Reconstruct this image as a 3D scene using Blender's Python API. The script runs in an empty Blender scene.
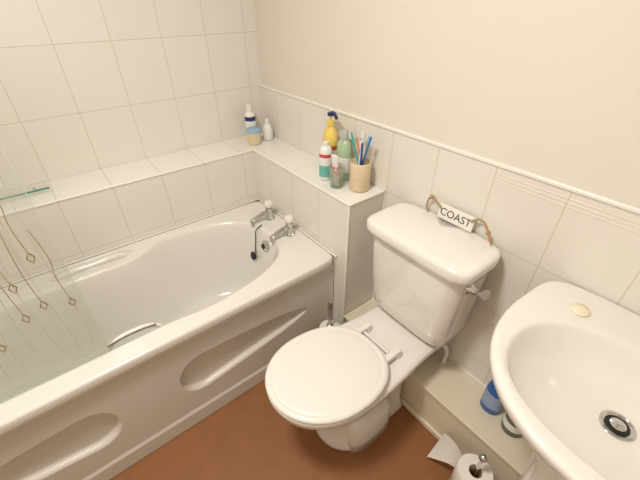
import bpy, bmesh, math, random
from mathutils import Vector, Matrix
random.seed(3)
sc = bpy.context.scene
sc.view_settings.view_transform = 'Standard'
sc.view_settings.look = 'None'

# ------------------------------------------------------------------ materials
def L(c):
    return tuple(((v/255)/12.92 if v/255 <= .04045 else ((v/255+.055)/1.055)**2.4) for v in c)+(1,)

def mat(name, rgb, rough=.5, metal=0, coat=0, noise=0.0, nscale=8, bump=0.0, alpha=1, trans=0, emis=None, spec=None):
    m = bpy.data.materials.new(name); m.use_nodes = True
    nt = m.node_tree; b = nt.nodes['Principled BSDF']
    col = L(rgb)
    b.inputs['Base Color'].default_value = col
    b.inputs['Roughness'].default_value = rough
    b.inputs['Metallic'].default_value = metal
    b.inputs['Coat Weight'].default_value = coat
    b.inputs['Transmission Weight'].default_value = trans
    b.inputs['Alpha'].default_value = alpha
    if spec is not None: b.inputs['Specular IOR Level'].default_value = spec
    if emis:
        b.inputs['Emission Color'].default_value = L(rgb); b.inputs['Emission Strength'].default_value = emis
    g = nt.nodes.new('ShaderNodeNewGeometry')
    n = nt.nodes.new('ShaderNodeTexNoise'); n.inputs['Scale'].default_value = nscale; n.inputs['Detail'].default_value = 5
    nt.links.new(g.outputs['Position'], n.inputs['Vector'])
    r = nt.nodes.new('ShaderNodeMix'); r.data_type = 'RGBA'
    k = 1-max(noise, .015)
    r.inputs['A'].default_value = tuple(v*k for v in col[:3])+(1,)
    r.inputs['B'].default_value = tuple(min(1, v/k) for v in col[:3])+(1,)
    nt.links.new(n.outputs['Fac'], r.inputs['Factor'])
    nt.links.new(r.outputs['Result'], b.inputs['Base Color'])
    if bump:
        bp = nt.nodes.new('ShaderNodeBump'); bp.inputs['Strength'].default_value = bump; bp.inputs['Distance'].default_value = .002
        nt.links.new(n.outputs['Fac'], bp.inputs['Height']); nt.links.new(bp.outputs['Normal'], b.inputs['Normal'])
    return m

def tile_mat(name, au, ou, wu, av, ov, wv, rgb=(234,229,219), grout=(208,200,186), ribs=False):
    m = bpy.data.materials.new(name); m.use_nodes = True
    nt = m.node_tree; b = nt.nodes['Principled BSDF']; N = nt.nodes.new; K = nt.links.new
    g = N('ShaderNodeNewGeometry'); s = N('ShaderNodeSeparateXYZ'); K(g.outputs['Position'], s.inputs[0])
    def add(sock, off):
        a = N('ShaderNodeMath'); a.operation = 'ADD'; K(sock, a.inputs[0]); a.inputs[1].default_value = off; return a.outputs[0]
    c = N('ShaderNodeCombineXYZ'); K(add(s.outputs[au], -ou+20*wu), c.inputs[0]); K(add(s.outputs[av], -ov+20*wv), c.inputs[1])
    br = N('ShaderNodeTexBrick'); br.offset = 0; br.squash = 1
    K(c.outputs[0], br.inputs['Vector'])
    br.inputs['Scale'].default_value = 1; br.inputs['Brick Width'].default_value = wu; br.inputs['Row Height'].default_value = wv
    br.inputs['Mortar Size'].default_value = .0016; br.inputs['Mortar Smooth'].default_value = .3
    col = L(rgb)
    br.inputs['Color1'].default_value = col; br.inputs['Color2'].default_value = tuple(v*.985 for v in col[:3])+(1,)
    br.inputs['Mortar'].default_value = L(grout)
    K(br.outputs['Color'], b.inputs['Base Color'])
    b.inputs['Roughness'].default_value = .22
    n = N('ShaderNodeTexNoise'); n.inputs['Scale'].default_value = 6; n.inputs['Detail'].default_value = 2; K(g.outputs['Position'], n.inputs['Vector'])
    h = N('ShaderNodeMath'); h.operation = 'MULTIPLY_ADD'; K(br.outputs['Fac'], h.inputs[0]); h.inputs[1].default_value = -.8
    K(n.outputs['Fac'], h.inputs[2])
    hs = h.outputs[0]
    bp = N('ShaderNodeBump'); bp.inputs['Strength'].default_value = .3; bp.inputs['Distance'].default_value = .0015
    K(hs, bp.inputs['Height']); K(bp.outputs['Normal'], b.inputs['Normal'])
    return m

M_tileA = tile_mat('tile_wall_left', 1, -.065, .2, 2, .07, .25)
M_tileB = tile_mat('tile_wall_back', 0, .16, .2, 2, .07, .25)
M_topA = tile_mat('tile_ledge_top_left', 1, -.065, .2, 0, -.03, .5, rgb=(242,239,232))
M_topB = tile_mat('tile_ledge_top_back', 0, .16, .2, 1, -.25, .5, rgb=(242,239,232))
M_paint = mat('cream_paint', (230,223,211), .75, noise=.02, nscale=3, bump=.05)
M_ceil = mat('ceiling_paint', (242,240,236), .9)
M_floor = mat('brown_vinyl_floor', (146,96,58), .5, noise=.14, nscale=14, bump=.1)
M_cer = mat('white_ceramic', (238,234,227), .10, coat=.4)
M_bath = mat('bath_acrylic', (232,228,221), .16, coat=.25)
M_panel = mat('bath_panel_acrylic', (218,212,202), .25)
M_plast = mat('white_plastic', (238,234,227), .3)
M_chrome = mat('chrome', (205,205,205), .12, 1)
M_black = mat('black_rubber', (22,20,20), .5)
M_dark = mat('dark_gap', (110,100,90), .8)
M_wood = mat('painted_boxing', (232,221,198), .45)
M_trim = mat('trim_white', (240,236,227), .3)
M_gold = mat('gold_print', (150,110,60), .4, .3)
M_rope = mat('rope', (170,140,105), .9, noise=.3, nscale=300)
M_paper = mat('toilet_paper', (240,236,228), .95, bump=.2, nscale=200)
M_card = mat('cardboard', (150,125,95), .9)
M_grey = mat('grey_seal', (200,196,186), .5)
M_teal = mat('teal_glass_edge', (70,140,130), .1)

def glass_mat(name, tint=(250,251,250), fac=.12, rough=.02, base=(225,222,210)):
    m = bpy.data.materials.new(name); m.use_nodes = True; nt = m.node_tree
    nt.nodes.clear(); N = nt.nodes.new; K = nt.links.new
    o = N('ShaderNodeOutputMaterial'); mx = N('ShaderNodeMixShader'); t = N('ShaderNodeBsdfTransparent'); p = N('ShaderNodeBsdfPrincipled')
    t.inputs[0].default_value = L(tint); p.inputs['Base Color'].default_value = L(base); p.inputs['Roughness'].default_value = rough
    mx.inputs[0].default_value = fac; K(t.outputs[0], mx.inputs[1]); K(p.outputs[0], mx.inputs[2]); K(mx.outputs[0], o.inputs[0])
    return m
M_glass = glass_mat('shower_glass', fac=.12)
M_frost = glass_mat('frosted_print', fac=.3, rough=.5)
M_clear = glass_mat('clear_plastic', (240,246,242), .25, .15)

# ------------------------------------------------------------------ helpers
def empty(name, loc=(0,0,0)):
    e = bpy.data.objects.new(name, None); sc.collection.objects.link(e); e.location = loc; e.empty_display_size = .05
    bpy.context.view_layer.update(); return e

def fin(o, parent):
    if parent is not None:
        o.parent = parent; o.matrix_parent_inverse = Matrix.Translation(-Vector(parent.location))
    return o

def mesh(name, verts, faces, m, parent=None, smooth=True, fixn=True):
    me = bpy.data.meshes.new(name); me.from_pydata([tuple(v) for v in verts], [], faces)
    ms = m if isinstance(m, (list, tuple)) else [m]
    for k in ms: me.materials.append(k)
    if fixn:
        b = bmesh.new(); b.from_mesh(me); bmesh.ops.recalc_face_normals(b, faces=b.faces); b.to_mesh(me); b.free()
    for p in me.polygons: p.use_smooth = smooth
    o = bpy.data.objects.new(name, me); sc.collection.objects.link(o)
    return fin(o, parent)

def box(name, x0, x1, y0, y1, z0, z1, m, parent=None, bev=0, seg=3):
    v = [(x, y, z) for x in (x0, x1) for y in (y0, y1) for z in (z0, z1)]
    f = [(0,1,3,2),(4,6,7,5),(0,4,5,1),(2,3,7,6),(0,2,6,4),(1,5,7,3)]
    o = mesh(name, v, f, m, parent, smooth=False)
    if bev:
        md = o.modifiers.new('b', 'BEVEL'); md.width = bev; md.segments = seg
        for p in o.data.polygons: p.use_smooth = True
        wn = o.modifiers.new('w', 'WEIGHTED_NORMAL')
    return o

def loft(name, rings, m, parent=None, cap0=True, cap1=True, sub=0, closed=True):
    n = len(rings[0]); vs = [p for r in rings for p in r]; fs = []
    for i in range(len(rings)-1):
        for j in range(n if closed else n-1):
            k = (j+1) % n
            fs.append((i*n+j, i*n+k, (i+1)*n+k, (i+1)*n+j))
    def cap(base, ring):
        c = sum((Vector(p) for p in ring), Vector())/n
        vs.append(c); ci = len(vs)-1
        for j in range(n): fs.append((base+j, base+(j+1) % n, ci))
    if cap0: cap(0, rings[0])
    if cap1: cap((len(rings)-1)*n, rings[-1])
    o = mesh(name, vs, fs, m, parent)
    if sub:
        s = o.modifiers.new('s', 'SUBSURF'); s.levels = s.render_levels = sub
    return o

def sup(cx, cy, z, hx, hy, n=4, N=64):
    r = []
    for i in range(N):
        a = 2*math.pi*i/N; c, s = math.cos(a), math.sin(a)
        k = (abs(c)**n+abs(s)**n)**(-1/n)
        r.append(Vector((cx+hx*k*c, cy+hy*k*s, z)))
    return r

def lathe(name, prof, loc, m, parent=None, N=40, M4=None, sx=1, sy=1):
    rings = []
    for r, z in prof:
        rings.append([Vector((max(r, .0002)*math.cos(2*math.pi*i/N)*sx, max(r, .0002)*math.sin(2*math.pi*i/N)*sy, z)) for i in range(N)])
    T = Matrix.Translation(loc) @ (M4 if M4 is not None else Matrix.Identity(4))
    rings = [[T @ p for p in r] for r in rings]
    o = loft(name, rings, m, parent)
    md = o.modifiers.new('e', 'EDGE_SPLIT'); md.split_angle = math.radians(50)
    return o

def tube(name, pts, rad, m, parent=None, smooth=True, res=8):
    cu = bpy.data.curves.new(name, 'CURVE'); cu.dimensions = '3D'; cu.bevel_depth = rad; cu.bevel_resolution = 5; cu.use_fill_caps = True
    cu.resolution_u = res
    if smooth and len(pts) > 2:
        s = cu.splines.new('BEZIER'); s.bezier_points.add(len(pts)-1)
        for b, p in zip(s.bezier_points, pts):
            b.co = p; b.handle_left_type = b.handle_right_type = 'AUTO'
    else:
        s = cu.splines.new('POLY'); s.points.add(len(pts)-1)
        for b, p in zip(s.points, pts): b.co = (*p, 1)
    o = bpy.data.objects.new(name, cu); sc.collection.objects.link(o)
    dg = bpy.context.evaluated_depsgraph_get(); me = bpy.data.meshes.new_from_object(o.evaluated_get(dg))
    bpy.data.objects.remove(o)
    me.materials.clear(); me.materials.append(m)
    for p in me.polygons: p.use_smooth = True
    o = bpy.data.objects.new(name, me); sc.collection.objects.link(o)
    return fin(o, parent)

# ------------------------------------------------------------------ room shell
XR, YF, ZC = 2.35, -1.93, 2.35
box('floor', -.1, XR+.1, YF-.1, .1, -.1, 0, M_floor)
box('ceiling', -.1, XR+.1, YF-.1, .1, ZC, ZC+.1, M_ceil)
wl = box('wall_left', -.1, 0, YF-.1, .1, 0, ZC, M_tileA)
box('wall_back', 0, XR, 0, .1, 0, ZC, M_paint)
box('wall_right', XR, XR+.1, YF-.1, .1, 0, ZC, M_paint)
box('wall_front', 0, XR, YF-.1, YF, 0, ZC, M_paint)
# half height tiling on back wall with rounded capping
box('trim_1', .0, XR, -.008, 0, .0, 1.066, M_tileB)
box('trim_2', .0, XR, -.013, 0, 1.064, 1.078, M_trim, bev=.005)
# embossed border relief on the wall tiles (right part)
e = empty('trim_3', (1.7, -.01, 1.02))
for i, zz in enumerate((1.045, 1.034, 1.023)):
    box('rib_%d' % i, 1.365, XR, -.0090, -.0078, zz-.0022, zz+.0022, M_tileB, e, bev=.0008)
# pipe boxing along the floor
bx = empty('pipe_boxing', (1.6, -.1, .1))
box('boxing_top', .95, XR, -.20, -.009, .205, .22, M_wood, bx, bev=.003)
box('boxing_front', .95, XR, -.19, -.175, .0, .205, M_wood, bx, bev=.002)
box('boxing_bead', .95, XR, -.205, -.19, .0, .03, M_wood, bx, bev=.006)
tube('edge_seal', [(.95, -.01, .222), (XR, -.01, .222)], .004, M_trim, bx, smooth=False)

# tiled ledge (L shaped)
lg = empty('tiled_ledge', (.2, -.2, .4))
HL = .822
def ledge(name, x0, x1, y0, y1, ms, mt):
    o = box(name, x0, x1, y0, y1, 0, HL, [ms, mt], lg)
    for p in o.data.polygons:
        if p.normal.z > .9: p.material_index = 1
    return o
ledge('ledge_long', .001, .22, YF+.001, -.009, M_tileA, M_topA)
o = ledge('ledge_short', .22, .944, -.2, -.009, M_tileB, M_topB)
box('ledge_end_tile', .944, .948, -.2, -.009, 0, HL, tile_mat('tile_end', 1, -.2, .2, 2, .07, .25), lg)
for nm, a in (('nosing_long', (.212, .224, YF+.001, -.2, HL-.008, HL+.002)), ('nosing_short', (.22, .952, -.204, -.192, HL-.008, HL+.002)), ('nosing_end', (.94, .952, -.2, -.009, HL-.008, HL+.002)), ('nosing_upright', (.94, .951, -.203, -.194, .0, HL-.006))):
    box(nm, *a, M_trim, lg, bev=.004)

# ------------------------------------------------------------------ bath
bt = empty('bathtub', (.55, -1.05, .3))
x0, x1, y0, y1 = .2235, .89, YF+.003, -.2048
ZB = .54
cx, cy = (x0+x1)/2, (y0+y1)/2; hx, hy = (x1-x0)/2, (y1-y0)/2
NB = 192
def sm(a, b, t):
    t = max(0, min(1, (t-a)/(b-a))); return t*t*(3-2*t)
def inner(z, ins, flare=0):
    r = []
    icx, icy = .545, -1.075; ihx, ihy = .283-ins, .735-ins-flare
    for i in range(NB):
        a = 2*math.pi*i/NB; c, s = math.cos(a), math.sin(a)
        n = 3.0
        k = (abs(c)**n+abs(s)**n)**(-1/n)
        x, y = ihx*k*c, ihy*k*s
        w = sm(-.72, -.93, icy+y)*(1-.6*sm(0.05, .2, ins))
        if x < 0: x *= 1-.36*w
        else: x *= 1-.08*w
        r.append(Vector((icx+x, icy+y+flare*.75, z)))
    return r
def outer(z, ins):
    return sup(cx, cy, z, hx-ins, hy-ins, 40, NB)
rings = [outer(.492, .012), outer(.494, 0), outer(ZB-.012, 0), outer(ZB-.004, .002), outer(ZB, .010), outer(ZB-.001, .022)]
ri = inner(ZB+.001, -.016)
rings.append([rings[-1][j].lerp(ri[j], .5)+Vector((0,0,-.002)) for j in range(NB)])
rings += [inner(ZB-.002, -.016), inner(ZB-.001, -.009), inner(ZB-.006, -.001), inner(ZB-.02, .006), inner(.47, .018, .01), inner(.38, .035, .03), inner(.27, .055, .06), inner(.2, .075, .09), inner(.165, .10, .12), inner(.15, .14, .16), inner(.145, .2, .25)]
loft('tub_shell', rings, M_bath, bt, cap0=False, sub=1)
# sealant
tube('sealant', [(x0+.0018, y0+.002, ZB+.001), (x0+.0018, y1-.001, ZB+.001), (x1, y1-.001, ZB+.001)], .0045, M_trim, bt, smooth=False)
# grips
def grip(name, gx, ya, yb, bow, zz, r=.010):
    pts = [(gx, ya, zz-.012), (gx+bow*.6, ya+.03, zz+.004), (gx+bow, (ya+yb)/2, zz+.008), (gx+bow*.6, yb-.03, zz+.004), (gx, yb, zz-.012)]
    tube(name, pts, r, M_bath, bt)
grip('grip_far', .300, -1.18, -.91, .014, ZB+.004, .013)
ov = [(.289+.036*math.cos(a), -1.045+.155*math.sin(a), ZB+.0005) for a in [2*math.pi*k/40 for k in range(41)]]
tube('grip_far_surround', ov, .004, M_bath, bt, smooth=False)
grip('grip_near', .780, -1.10, -.93, -.010, ZB-.010, .008)
tube('grip_near_slot', [(.787, -1.10, ZB-.002), (.781, -1.02, ZB-.001), (.787, -.94, ZB-.002)], .0025, M_dark, bt)
# moulded side panel with teardrop recesses
PX = .868
def tear(y, z, flip):
    if flip: y = -2.10-y
    t = (-.36-y)/(.58)
    if t < 0: return -(-t)
    cz = .295-.02*t*t
    zmax = .10*math.sqrt(max(0, min(1, t*1.0)))
    if t > .84: zmax *= math.sqrt(max(0, 1-((t-.84)/.16)**2))
    return zmax-abs(z-cz)
ny, nz = 420, 110
vs = []; fs = []
for i in range(nz+1):
    z = .004+(.496-.004)*i/nz
    for j in range(ny+1):
        y = y0+.01+(y1-y0-.012)*j/ny
        d = max(tear(y, z, False), tear(y, z, True))
        x = PX-.024*sm(-.001, .014, d)
        x += .007*sm(.09, .075, z)
        x += .005*sm(.455, .475, z)
        vs.append((x, y, z))
for i in range(nz):
    for j in range(ny):
        a = i*(ny+1)+j; fs.append((a, a+1, a+ny+2, a+ny+1))
mesh('side_panel', vs, fs, M_panel, bt)
box('end_return', .84, .874, y1-.005, y1, .0, .50, M_panel, bt)
# taps
def bath_tap(name, tx, ty):
    p = bt
    lathe(name+'_base', [(0, 0), (.026, 0), (.026, .006), (.018, .012), (.016, .05), (.020, .056), (.019, .066), (.012, .07)], (tx, ty, ZB-.002), M_chrome, p)
    lathe(name+'_handle', [(0, 0), (.017, 0), (.021, .006), (.022, .022), (.018, .028), (0, .030)], (tx, ty, ZB+.066), M_plast, p, N=12)
    r = []
    for t in range(9):
        s = t/8; yy = ty-.01-.095*s; zz = ZB+.04-.006*s-.018*s*s
        w = .015-.003*s; h = .011-.002*s
        r.append([Vector((tx+w*math.cos(a), yy, zz+h*math.sin(a))) for a in [2*math.pi*k/20 for k in range(20)]])
    loft(name+'_spout', r, M_chrome, p)
    lathe(name+'_nozzle', [(0, 0), (.010, 0), (.010, .016), (0, .016)], (tx, ty-.098, ZB-.002), M_chrome, p)
bath_tap('tap_hot', .435, -.262)
bath_tap('tap_cold', .615, -.262)
Rx = Matrix.Rotation(math.radians(80), 4, 'X')
lathe('overflow', [(0, 0), (.028, 0), (.028, .006), (.02, .012), (0, .013)], (.548, -.362, .475), M_chrome, bt, M4=Rx)
lathe('overflow_hole', [(0, 0), (.015, 0), (.012, .018), (0, .019)], (.548, -.362, .475), M_black, bt, M4=Rx)
pts = [(.47, -.33, ZB+.004), (.475, -.365, .53), (.475, -.375, .48), (.475, -.382, .43), (.478, -.385, .40)]
tube('plug_chain', pts, .0024, M_black, bt)
lathe('plug', [(0, 0), (.016, .001), (.022, .006), (.02, .014), (0, .016)], (.478, -.392, .388), M_black, bt, M4=Rx)
lathe('waste', [(0, 0), (.032, 0), (.03, .004), (.012, .001), (0, .001)], (.545, -.56, .1475), M_chrome, bt)

# ------------------------------------------------------------------ shower screen
ss = empty('shower_screen', (.80, -1.5, 1.2))
GX = .812
box('glass_panel', GX-.003, GX+.003, -1.9, -1.09, ZB+.022, 1.93, M_glass, ss)
box('bottom_seal', GX-.005, GX+.005, -1.9, -1.092, ZB+.004, ZB+.022, M_clear, ss)
box('wall_profile', GX-.012, GX+.012, YF+.002, -1.9, ZB+.004, 1.94, M_plast, ss, bev=.003)
box('glass_edge', GX-.0028, GX+.0028, -1.0905, -1.0890, ZB+.022, 1.93, mat('glass_rim', (205,212,205), .2), ss)
beads = [(-1.22,.78,1.30),(-1.173,.80,1.22),(-1.115,.777,1.02),(-1.296,.72,1.25),(-1.207,.88,1.28),(-1.144,.946,1.2),(-1.26,.84,1.3),(-1.35,.80,1.3),(-1.40,.74,1.25),(-1.33,.92,1.3)]
for i, (y, z, zt) in enumerate(beads):
    gx = GX+.0038
    tube('strand_%d' % i, [(gx, y, z+.012), (gx, y-.004, z+.1), (gx, y+.002, z+(zt-z)*.6), (gx, y-.006, zt)], .0007, M_gold, ss)
    vs = [(gx, y, z+.015), (gx, y+.008, z), (gx, y, z-.015), (gx, y-.008, z)]
    tube('bead_%d' % i, vs+[vs[0], vs[1]], .0014, M_gold, ss, smooth=False)
for i in range(6):
    y = -1.12-.04*i
    pts = [(GX+.0036, y+.006*math.sin(k*1.1+i), .60+k*.09) for k in range(13)]
    tube('wave_%d' % i, pts, .0013, M_frost, ss)

# teal glass shelf lying on ledge
gs = empty('glass_shelf', (.09, -1.2, HL))
box('shelf_pane', .05, .125, -1.6, -1.07, HL+.018, HL+.0215, M_glass, gs)
box('shelf_edge', .125, .127, -1.6, -1.07, HL+.0165, HL+.023, M_teal, gs)
for i, y in enumerate((-1.12, -1.5)):
    lathe('foot_%d' % i, [(0,0),(.006,0),(.006,.015),(0,.015)], (.08, y, HL+.003), M_clear, gs)

# ------------------------------------------------------------------ toilet
tl = empty('toilet', (1.26, -.4, .2))
TX = 1.262
def lean(y): return -.032*max(0, (-.31-y)/.44)
def pan(z, hw, yb, yf, N=72, back=.84):
    Lh = yb-yf
    nb, ns, nf = 8, 12, 32
    half = []
    for i in range(nb):
        t = i/nb; half.append((back*.9*t, 0.0))
    for i in range(5):
        a = math.pi/2*i/5; half.append((back*.9+back*.1*math.sin(a), .03*(1-math.cos(a))))
    y0_ = .03; yend = .70
    for i in range(ns):
        t = i/ns; yy = y0_+(yend-y0_)*t
        half.append((back+(1-back)*sm(.3, 1, t), yy))
    for i in range(nf//2+1):
        a = math.pi/2*i/(nf//2); half.append((math.cos(a), yend+(1-yend)*math.sin(a)))
    full = half+[(-x, y) for x, y in reversed(half[1:-1])]
    return [Vector((TX+hw*x+lean(yb-Lh*y), yb-Lh*y, z)) for x, y in full]
R = [pan(0, .115, -.212, -.57), pan(.012, .118, -.21, -.575), pan(.03, .112, -.213, -.565), pan(.06, .098, -.215, -.55), pan(.14, .090, -.212, -.545), pan(.21, .092, -.21, -.56),
     pan(.26, .106, -.17, -.60), pan(.31, .136, -.10, -.67), pan(.35, .157, -.05, -.722), pan(.375, .167, -.035, -.740), pan(.395, .171, -.03, -.745), pan(.405, .170, -.031, -.744), pan(.41, .165, -.036, -.739), pan(.411, .145, -.05, -.71)]
loft('pan', R, M_cer, tl)
loft('trap_bulge', [sup(TX+.07, -.40, z, .05+w, .11+w, 3, 32) for z, w in ((.0, .004), (.05, 0), (.13, -.006), (.16, -.03))], M_cer, tl)
def egg(z, ins, yb=-.345, yf=-.752, hw=.175):
    ym = -.55; pts = []
    for i in range(72):
        a = 2*math.pi*i/72; c, s = math.cos(a), math.sin(a)
        if s > 0:
            n = 2.35; k = (abs(c)**n+abs(s)**n)**(-1/n); yy = ym+(yb-ym-ins)*k*s
        else:
            n = 2.05; k = (abs(c)**n+abs(s)**n)**(-1/n); yy = ym+(ym-yf-ins)*k*s
        pts.append(Vector((TX+(hw-ins)*k*c+lean(yy), yy, z)))
    return pts
loft('seat', [egg(.412, .006), egg(.414, .001), egg(.424, 0), egg(.429, .004), egg(.430, .02)], M_plast, tl)
loft('lid', [egg(.4325, .008), egg(.4335, .001), egg(.440, -.002), egg(.446, .000), egg(.4495, .006), egg(.4505, .011), egg(.4505, .014), egg(.4485, .018), egg(.4485, .021), egg(.4505, .026), egg(.4515, .04), egg(.4535, .09)], M_plast, tl, sub=1)
for i, hxx in enumerate((-.075, .075)):
    lathe('hinge_post_%d' % i, [(0,0),(.017,0),(.017,.012),(.013,.02),(0,.02)], (TX+hxx, -.300, .411), M_plast, tl)
    box('hinge_arm_%d' % i, TX+hxx-.013, TX+hxx+.013, -.372, -.285, .423, .442, M_plast, tl, bev=.006)
tube('hinge_rod', [(TX-.06, -.328, .430), (TX+.06, -.328, .430)], .006, M_plast, tl, smooth=False)
# cistern
def cis(z, hw, yf, n=5): 
    yb = -.018
    return sup(TX, (yb+yf)/2, z, hw, (yb-yf)/2, n, 64)
R = [cis(.422, .140, -.160), cis(.427, .160, -.182), cis(.442, .170, -.196), cis(.50, .178, -.205), cis(.65, .188, -.215), cis(.775, .195, -.221), cis(.79, .195, -.221)]
loft('cistern_body', R, M_cer, tl)
R = [cis(.782, .200, -.232, 6), cis(.784, .208, -.238, 6), cis(.80, .211, -.242, 6), cis(.820, .211, -.242, 6), cis(.828, .207, -.238, 6), cis(.832, .198, -.230, 6), cis(.834, .18, -.21, 6), cis(.836, .10, -.15, 4)]
loft('cistern_lid', R, M_cer, tl)
box('cistern_spacer', TX-.11, TX+.11, -.15, -.04, .405, .430, M_grey, tl)
# flush lever (right side)
Ry = Matrix.Rotation(math.radians(90), 4, 'Y')
lathe('lever_boss', [(0,0),(.021,0),(.021,.008),(.014,.014),(.011,.024),(0,.024)], (TX+.191, -.165, .745), M_chrome, tl, M4=Ry)
R = []
for k in range(9):
    s = k/8; yy = -.172+.085*s; zz = .745-.05*s; w = .007+.017*sm(.25, .8, s)-(.008*sm(.85, 1, s)); xx = TX+.215+.012*s
    R.append([Vector((xx+.004*math.cos(a), yy, zz+w*math.sin(a))) for a in [2*math.pi*j/20 for j in range(20)]])
loft('lever_paddle', R, M_chrome, tl)
tube('water_inlet_pipe', [(TX+.12, -.07, .43), (TX+.12, -.07, .36), (TX+.14, -.05, .30), (TX+.14, -.05, .222)], .008, M_plast, tl)
lathe('inlet_nut', [(0,0),(.017,0),(.017,.02),(0,.02)], (TX+.12, -.07, .404), M_plast, tl, N=6)

# ------------------------------------------------------------------ hanging sign
sg = empty('hanging_sign', (1.285, -.03, .87))
Rs = Matrix.Translation((1.285, -.030, .866)) @ Matrix.Rotation(math.radians(-10), 4, 'X')
vs = [Rs @ Vector((x, y, z)) for x in (-.066, .066) for y in (-.004, .004) for z in (-.026, .026)]
bo = mesh('sign_board', vs, [(0,1,3,2),(4,6,7,5),(0,4,5,1),(2,3,7,6),(0,2,6,4),(1,5,7,3)], mat('sign_paint', (236,232,222), .6), sg, smooth=False)
bo.modifiers.new('b','BEVEL').width = .002
tc = bpy.data.curves.new('lettering', 'FONT'); tc.body = 'COAST'; tc.size = .036; tc.extrude = .0004; tc.align_x = 'CENTER'; tc.align_y = 'CENTER'
tc.materials.append(mat('sign_ink', (80,80,84), .6))
to = bpy.data.objects.new('lettering', tc); sc.collection.objects.link(to)
to.matrix_world = Rs @ Matrix.Translation((0, -.0046, 0)) @ Matrix.Rotation(math.radians(90), 4, 'X')
bpy.context.view_layer.update()
dg = bpy.context.evaluated_depsgraph_get(); me = bpy.data.meshes.new_from_object(to.evaluated_get(dg)); mw = to.matrix_world.copy()
bpy.data.objects.remove(to); me.transform(mw)
to = bpy.data.objects.new('lettering', me); sc.collection.objects.link(to); fin(to, sg)
tube('rope_left', [(1.228, -.036, .878), (1.20, -.03, .893), (1.185, -.028, .90), (1.168, -.03, .875), (1.18, -.04, .846)], .0035, M_rope, sg)
tube('rope_right', [(1.342, -.036, .878), (1.36, -.03, .893), (1.38, -.028, .89), (1.41, -.04, .862), (1.43, -.05, .843)], .0035, M_rope, sg)
lathe('knot_left', [(0,-.009),(.006,-.006),(.008,0),(.006,.006),(0,.009)], (1.180, -.028, .897), M_rope, sg, N=12)
lathe('knot_right', [(0,-.009),(.006,-.006),(.008,0),(.006,.006),(0,.009)], (1.405, -.036, .868), M_rope, sg, N=12)

# ------------------------------------------------------------------ wash basin
wb = empty('wash_basin', (1.885, -.25, .7))
SX = 1.885
def bo_(z, hw, yf, yb=-.012, N=96, ym=-.20):
    pts = []
    for i in range(N):
        a = 2*math.pi*i/N; c, s = math.cos(a), math.sin(a)
        if s > 0: n = 7; k = (abs(c)**n+abs(s)**n)**(-1/n); pts.append(Vector((SX+hw*k*c*(1-.05*max(0,s)), ym+(yb-ym)*k*s, z)))
        else: n = 2.25; k = (abs(c)**n+abs(s)**n)**(-1/n); pts.append(Vector((SX+hw*k*c, ym+(ym-yf)*k*s, z)))
    return pts
def bi_(z, hw, hy, yc=-.305, N=96, n=2.3):
    return sup(SX, yc, z, hw, hy, n, N)
R = [bo_(.60, .10, -.33, ym=-.24), bo_(.63, .13, -.35, ym=-.22), bo_(.68, .19, -.39, ym=-.19), bo_(.73, .245, -.455), bo_(.77, .280, -.505), bo_(.79, .292, -.52), bo_(.812, .297, -.527), bo_(.822, .294, -.524), bo_(.826, .286, -.515), bo_(.8245, .275, -.503),
     bi_(.8225, .243, .180), bi_(.8215, .238, .176), bi_(.815, .232, .171), bi_(.795, .223, .164), bi_(.765, .205, .150, -.302), bi_(.735, .170, .125, -.295), bi_(.712, .115, .085, -.28), bi_(.703, .06, .045, -.262), bi_(.700, .026, .026, -.25, n=2)]
loft('basin', R, M_cer, wb, sub=1)
loft('pedestal', [sup(SX, -.318, z, a, b, 2.6, 48) for z, a, b in ((0.0,.105,.105),(.015,.105,.105),(.04,.09,.095),(.25,.078,.085),(.45,.078,.085),(.58,.092,.09),(.66,.12,.10))], M_cer, wb)
lathe('waste_ring', [(0,0),(.034,0),(.034,.004),(.029,.006),(.024,.002),(0,.002)], (SX, -.25, .7005), M_chrome, wb)
lathe('waste_hole', [(0,0),(.024,0),(.023,.0015),(0,.0015)], (SX, -.25, .7025), M_black, wb)
lathe('waste_cap', [(0,0),(.015,0),(.0155,.003),(.008,.005),(0,.0055)], (SX, -.25, .704), M_chrome, wb)
lathe('overflow_slot', [(0,0),(.012,0),(.012,.002),(0,.002)], (SX, -.137, .785), M_black, wb, M4=Matrix.Rotation(math.radians(60), 4, 'X'), sy=.6)
lathe('tap_hole_cover', [(0,0),(.022,0),(.023,.004),(.019,.009),(0,.011)], (1.709, -.108, .823), mat('cover_cream', (240,230,205), .35), wb)
lathe('tap_body', [(0,0),(.03,0),(.03,.006),(.022,.012),(.021,.07),(.018,.085),(0,.088)], (1.90, -.075, .822), M_chrome, wb)
tube('tap_spout', [(1.90, -.085, .87), (1.90, -.14, .885), (1.90, -.19, .875), (1.90, -.20, .86)], .012, M_chrome, wb)
tube('tap_lever', [(1.90, -.075, .905), (1.90, -.10, .925), (1.90, -.14, .935)], .006, M_chrome, wb)

# ------------------------------------------------------------------ toilet brush
tb = empty('toilet_brush', (.995, -.30, 0))
lathe('holder', [(0,0),(.045,0),(.047,.01),(.043,.12),(.045,.24),(.047,.25),(.040,.252),(.012,.262),(0,.262)], (.985, -.315, .0), M_plast, tb)
lathe('handle', [(0,0),(.014,0),(.014,.008),(.008,.012),(.008,.10),(.012,.11),(.013,.135),(.008,.15),(0,.152)], (.985, -.315, .262), mat('brushed_chrome', (190,188,185), .3, 1), tb)

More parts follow.
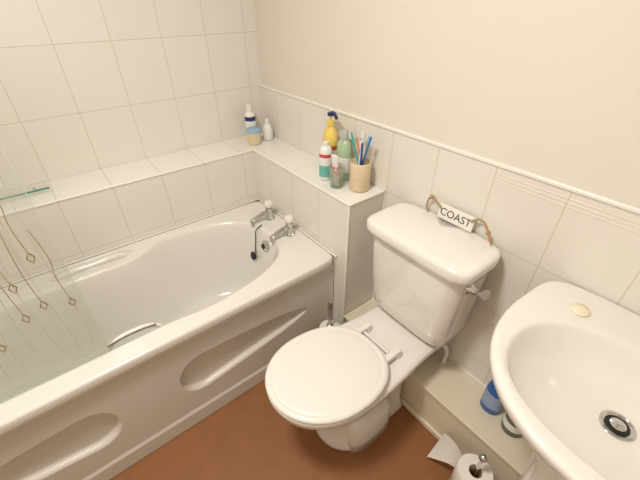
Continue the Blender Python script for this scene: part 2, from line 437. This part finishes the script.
# ------------------------------------------------------------------ toilet roll stand
rs = empty('toilet_roll_stand', (1.715, -.275, 0))
RX, RY = 1.712, -.300
lathe('base', [(0,0),(.060,0),(.060,.008),(.05,.012),(0,.012)], (RX, RY, 0), M_chrome, rs)
tube('post', [(RX, RY, .01), (RX, RY, .29)], .006, M_chrome, rs, smooth=False)
lathe('knob', [(0,0),(.009,.003),(.013,.012),(.009,.022),(0,.026)], (RX, RY, .285), M_chrome, rs)
lathe('collar', [(.007,0),(.016,0),(.016,.012),(.007,.012)], (RX, RY, .10), M_chrome, rs)
R = [(.021, .0), (.054, .0), (.056, .003), (.056, .097), (.054, .10), (.021, .10), (.021, .0)]
rings = [[Vector((RX+r*math.cos(2*math.pi*i/48), RY+r*math.sin(2*math.pi*i/48), .105+z)) for i in range(48)] for r, z in R]
o = loft('paper_roll', rings, M_paper, rs, cap0=False, cap1=False); o.modifiers.new('e','EDGE_SPLIT').split_angle = math.radians(40)
rings = [[Vector((RX+r*math.cos(2*math.pi*i/48), RY+r*math.sin(2*math.pi*i/48), .105+z)) for i in range(48)] for r, z in ((.0205,.001),(.0205,.1005),(.019,.1005),(.019,.001),(.0205,.001))]
loft('cardboard_core', rings, M_card, rs, cap0=False, cap1=False)
vs = []; fs = []
for i in range(17):
    s = i/16
    for j in range(9):
        t = j/8
        x = RX-.052-.105*s+.012*math.sin(3*s); y = RY+.005+.04*s+.045*(t-.5)*s*2
        z = .108+.096*t-.08*s*s-.04*(t)*s+.005*math.sin(5*s+3*t)
        vs.append((x, y, z))
for i in range(16):
    for j in range(8):
        a = i*9+j; fs.append((a, a+1, a+10, a+9))
mesh('loose_sheet', vs, fs, M_paper, rs)

# ------------------------------------------------------------------ bottles
def bottle(name, loc, prof, m, label=None, lab=(.0,.0), labr=0, cap=None, capm=None, sx=1, sy=1, rot=0, pump=None):
    e = empty(name, loc)
    RZ = Matrix.Rotation(rot, 4, 'Z')
    lathe('body', prof, loc, m, e, sx=sx, sy=sy, M4=RZ)
    if label: lathe('label', [(labr-.002, lab[0]), (labr, lab[0]), (labr, lab[1]), (labr-.002, lab[1])], loc, label, e, sx=sx, sy=sy, M4=RZ)
    if cap: lathe('cap', cap, loc, capm, e)
    return e
Z = HL+.0025
M_yel = mat('yellow_soap', (236,210,110), .3); M_blu = mat('navy_plastic', (35,50,100), .35); M_wht = mat('bottle_white', (238,236,230), .3)
M_tealb = mat('teal_label', (110,185,175), .4); M_red = mat('red_label', (200,90,80), .4)
M_pink = mat('pink_plastic', (225,130,140), .4); M_beige = mat('bamboo_cup', (226,206,172), .6, noise=.12, nscale=60)
M_lightblue = mat('light_blue', (150,185,210), .35); M_greygreen = mat('grey_cap', (185,188,182), .35)
bottle('shampoo_bottle', (.075, -.125, Z), [(0,0),(.026,0),(.028,.006),(.028,.125),(.022,.14),(.012,.145),(0,.145)], M_wht, M_blu, (.10,.122), .0287,
       [(0,.145),(.014,.145),(.014,.178),(0,.18)], M_wht)
bottle('lotion_bottle', (.135, -.06, Z), [(0,0),(.024,0),(.027,.006),(.027,.05),(.02,.075),(.011,.085),(0,.086)], M_wht, None, cap=[(0,.086),(.011,.086),(.009,.11),(0,.112)], capm=M_wht)
bottle('cream_tub', (.145, -.150, Z), [(0,0),(.032,0),(.034,.005),(.036,.06),(0,.061)], mat('cream_plastic', (225,208,170), .4), None, cap=[(0,.061),(.038,.061),(.038,.075),(.035,.078),(0,.078)], capm=M_lightblue)
pb = bottle('soap_pump_bottle', (.665, -.062, Z), [(0,0),(.032,0),(.035,.006),(.036,.14),(.031,.18),(.016,.195),(.014,.205),(0,.205)], M_yel, M_red, (.108,.126), .0368, [(0,.205),(.017,.205),(.017,.222),(.006,.224),(.005,.245),(0,.245)], M_yel, sx=1.05, sy=.8)
tube('pump_nozzle', [(.665, -.062, Z+.247), (.675, -.062, Z+.256), (.70, -.068, Z+.252), (.712, -.071, Z+.242)], .007, M_blu, pb)
lathe('pump_head', [(0,0),(.014,0),(.014,.012),(0,.014)], (.665, -.062, Z+.243), M_blu, pb)
lathe('label_lower', [(.035,.02),(.0372,.02),(.0372,.105),(.035,.105)], (.665, -.062, Z), M_wht, pb, sx=1.05, sy=.8)
bottle('mouthwash_bottle', (.755, -.064, Z), [(0,0),(.033,0),(.036,.006),(.036,.12),(.03,.155),(.016,.17),(0,.17)], mat('pale_green_liquid', (175,200,165), .15), M_wht, (.035,.10), .0368, [(0,.17),(.017,.17),(.018,.20),(.015,.205),(0,.205)], M_greygreen, sx=1.0, sy=.75)
gb = bottle('shower_gel_bottle', (.712, -.125, Z), [(0,0),(.024,0),(.027,.005),(.027,.12),(.021,.14),(.013,.145),(0,.145)], M_wht, M_tealb, (.015,.065), .0276, [(0,.145),(.013,.145),(.013,.16),(0,.161)], M_wht)
lathe('gel_band', [(.0265,.10),(.0276,.10),(.0276,.114),(.0265,.114)], (.712, -.125, Z), M_red, gb)
ct = empty('clear_tumbler', (.80, -.125, Z))
rings = [[Vector((.80+r*math.cos(2*math.pi*i/40), -.138+r*math.sin(2*math.pi*i/40), Z+z)) for i in range(40)] for r, z in ((.026,0),(.033,.09),(.0315,.09),(.0245,.004))]
loft('tumbler_wall', rings, M_clear, ct)
lathe('toothpaste_tube', [(0,.0),(.012,0),(.013,.02),(.017,.03),(.017,.10),(.018,.13)], (.80, -.138, Z+.006), M_wht, ct, sx=1, sy=.45, M4=Matrix.Rotation(.12, 4, 'X'))
lathe('toothpaste_stripe', [(.0165,.05),(.0182,.05),(.0185,.085),(.017,.085)], (.80, -.138, Z+.006), M_pink, ct, sx=1, sy=.47, M4=Matrix.Rotation(.12, 4, 'X'))
tc_ = empty('toothbrush_cup', (.868, -.09, Z))
CX, CY = .872, -.078
rings = [[Vector((CX+r*math.cos(2*math.pi*i/48), CY+r*math.sin(2*math.pi*i/48), Z+z)) for i in range(48)] for r, z in ((.039,0),(.0415,.003),(.0415,.114),(.040,.117),(.038,.115),(.037,.006))]
loft('cup', rings, M_beige, tc_)
cols = [(60,130,195),(230,230,235),(200,60,80),(70,175,170),(235,150,80),(60,90,165)]
for i, (ang, tilt, hh) in enumerate([(.2,.26,.215),(1.2,.2,.225),(2.3,.26,.21),(3.6,.3,.22),(4.6,.22,.21),(5.5,.30,.20)]):
    mm = mat('brush_%d' % i, cols[i], .35)
    b0 = Vector((CX-.018*math.cos(ang), CY-.018*math.sin(ang), Z+.012))
    d = Vector((math.cos(ang)*math.sin(tilt), math.sin(ang)*math.sin(tilt), math.cos(tilt)))
    if i in (1, ): d = Vector((d.x, d.y*.3, d.z)).normalized()
    p = [b0, b0+d*hh*.5, b0+d*hh*.8, b0+d*hh]
    tube('toothbrush_%d' % i, p, .0042, mm, tc_)
    side = Vector((-d.z, 0, d.x)).normalized()
    q = b0+d*(hh-.024)+side*.007
    tube('bristles_%d' % i, [q, q+d*.022], .0055, M_wht if i % 2 else M_lightblue, tc_, smooth=False)
bottle('cleaner_bottle', (1.625, -.075, .2215), [(0,0),(.034,0),(.036,.006),(.036,.11),(.028,.15),(.015,.17),(0,.17)], mat('blue_cleaner', (50,100,170), .3), mat('cleaner_label', (150,170,205), .4), (.03,.10), .0368, [(0,.17),(.016,.17),(.016,.20),(0,.202)], mat('purple_cap', (90,80,130), .35), sx=1, sy=.8)
bottle('bleach_bottle', (1.715, -.085, .2215), [(0,0),(.034,0),(.036,.006),(.036,.10),(.03,.14),(.015,.17),(0,.17)], mat('dark_green', (90,100,80), .35), M_wht, (.03,.06), .0368, [(0,.17),(.016,.17),(.016,.20),(0,.202)], M_wht)

# ------------------------------------------------------------------ lighting
cl = empty('ceiling_lamp', (1.25, -1.15, ZC))
lathe('shade', [(0,-.055),(.08,-.052),(.13,-.035),(.15,-.01),(.15,0),(0,0)], (1.25, -1.15, ZC), mat('opal_shade', (255,246,234), .4, emis=3.0), cl)
def area(name, loc, size, e, col, tgt=None):
    l = bpy.data.lights.new(name, 'AREA'); l.shape = 'DISK'; l.size = size; l.energy = e; l.color = col
    o = bpy.data.objects.new(name, l); sc.collection.objects.link(o); o.location = loc
    if tgt: o.rotation_euler = (Vector(tgt)-Vector(loc)).to_track_quat('-Z', 'Y').to_euler()
    return o
lo = area('lamp_light', (1.25, -1.15, ZC-.07), .3, 23.5, (1, .96, .905)); fin(lo, cl)
w = bpy.data.worlds.new('World'); sc.world = w; w.use_nodes = True
w.node_tree.nodes['Background'].inputs[0].default_value = (.9,.8,.65,1); w.node_tree.nodes['Background'].inputs[1].default_value = .3

# ------------------------------------------------------------------ camera
cd = bpy.data.cameras.new('camera'); cd.sensor_width = 36; cd.lens = 351/640*36; cd.clip_start = .02
co = bpy.data.objects.new('camera', cd); sc.collection.objects.link(co); sc.camera = co
r = Vector((.620, .785, 0)).normalized(); u = Vector((-.4525, .358, .817)); u = (u-r*u.dot(r)).normalized(); b = r.cross(u)
m = Matrix.Identity(4)
for i in range(3): m[i][0] = r[i]; m[i][1] = u[i]; m[i][2] = b[i]
m[0][3], m[1][3], m[2][3] = 1.79, -1.007, 1.48
co.matrix_world = m
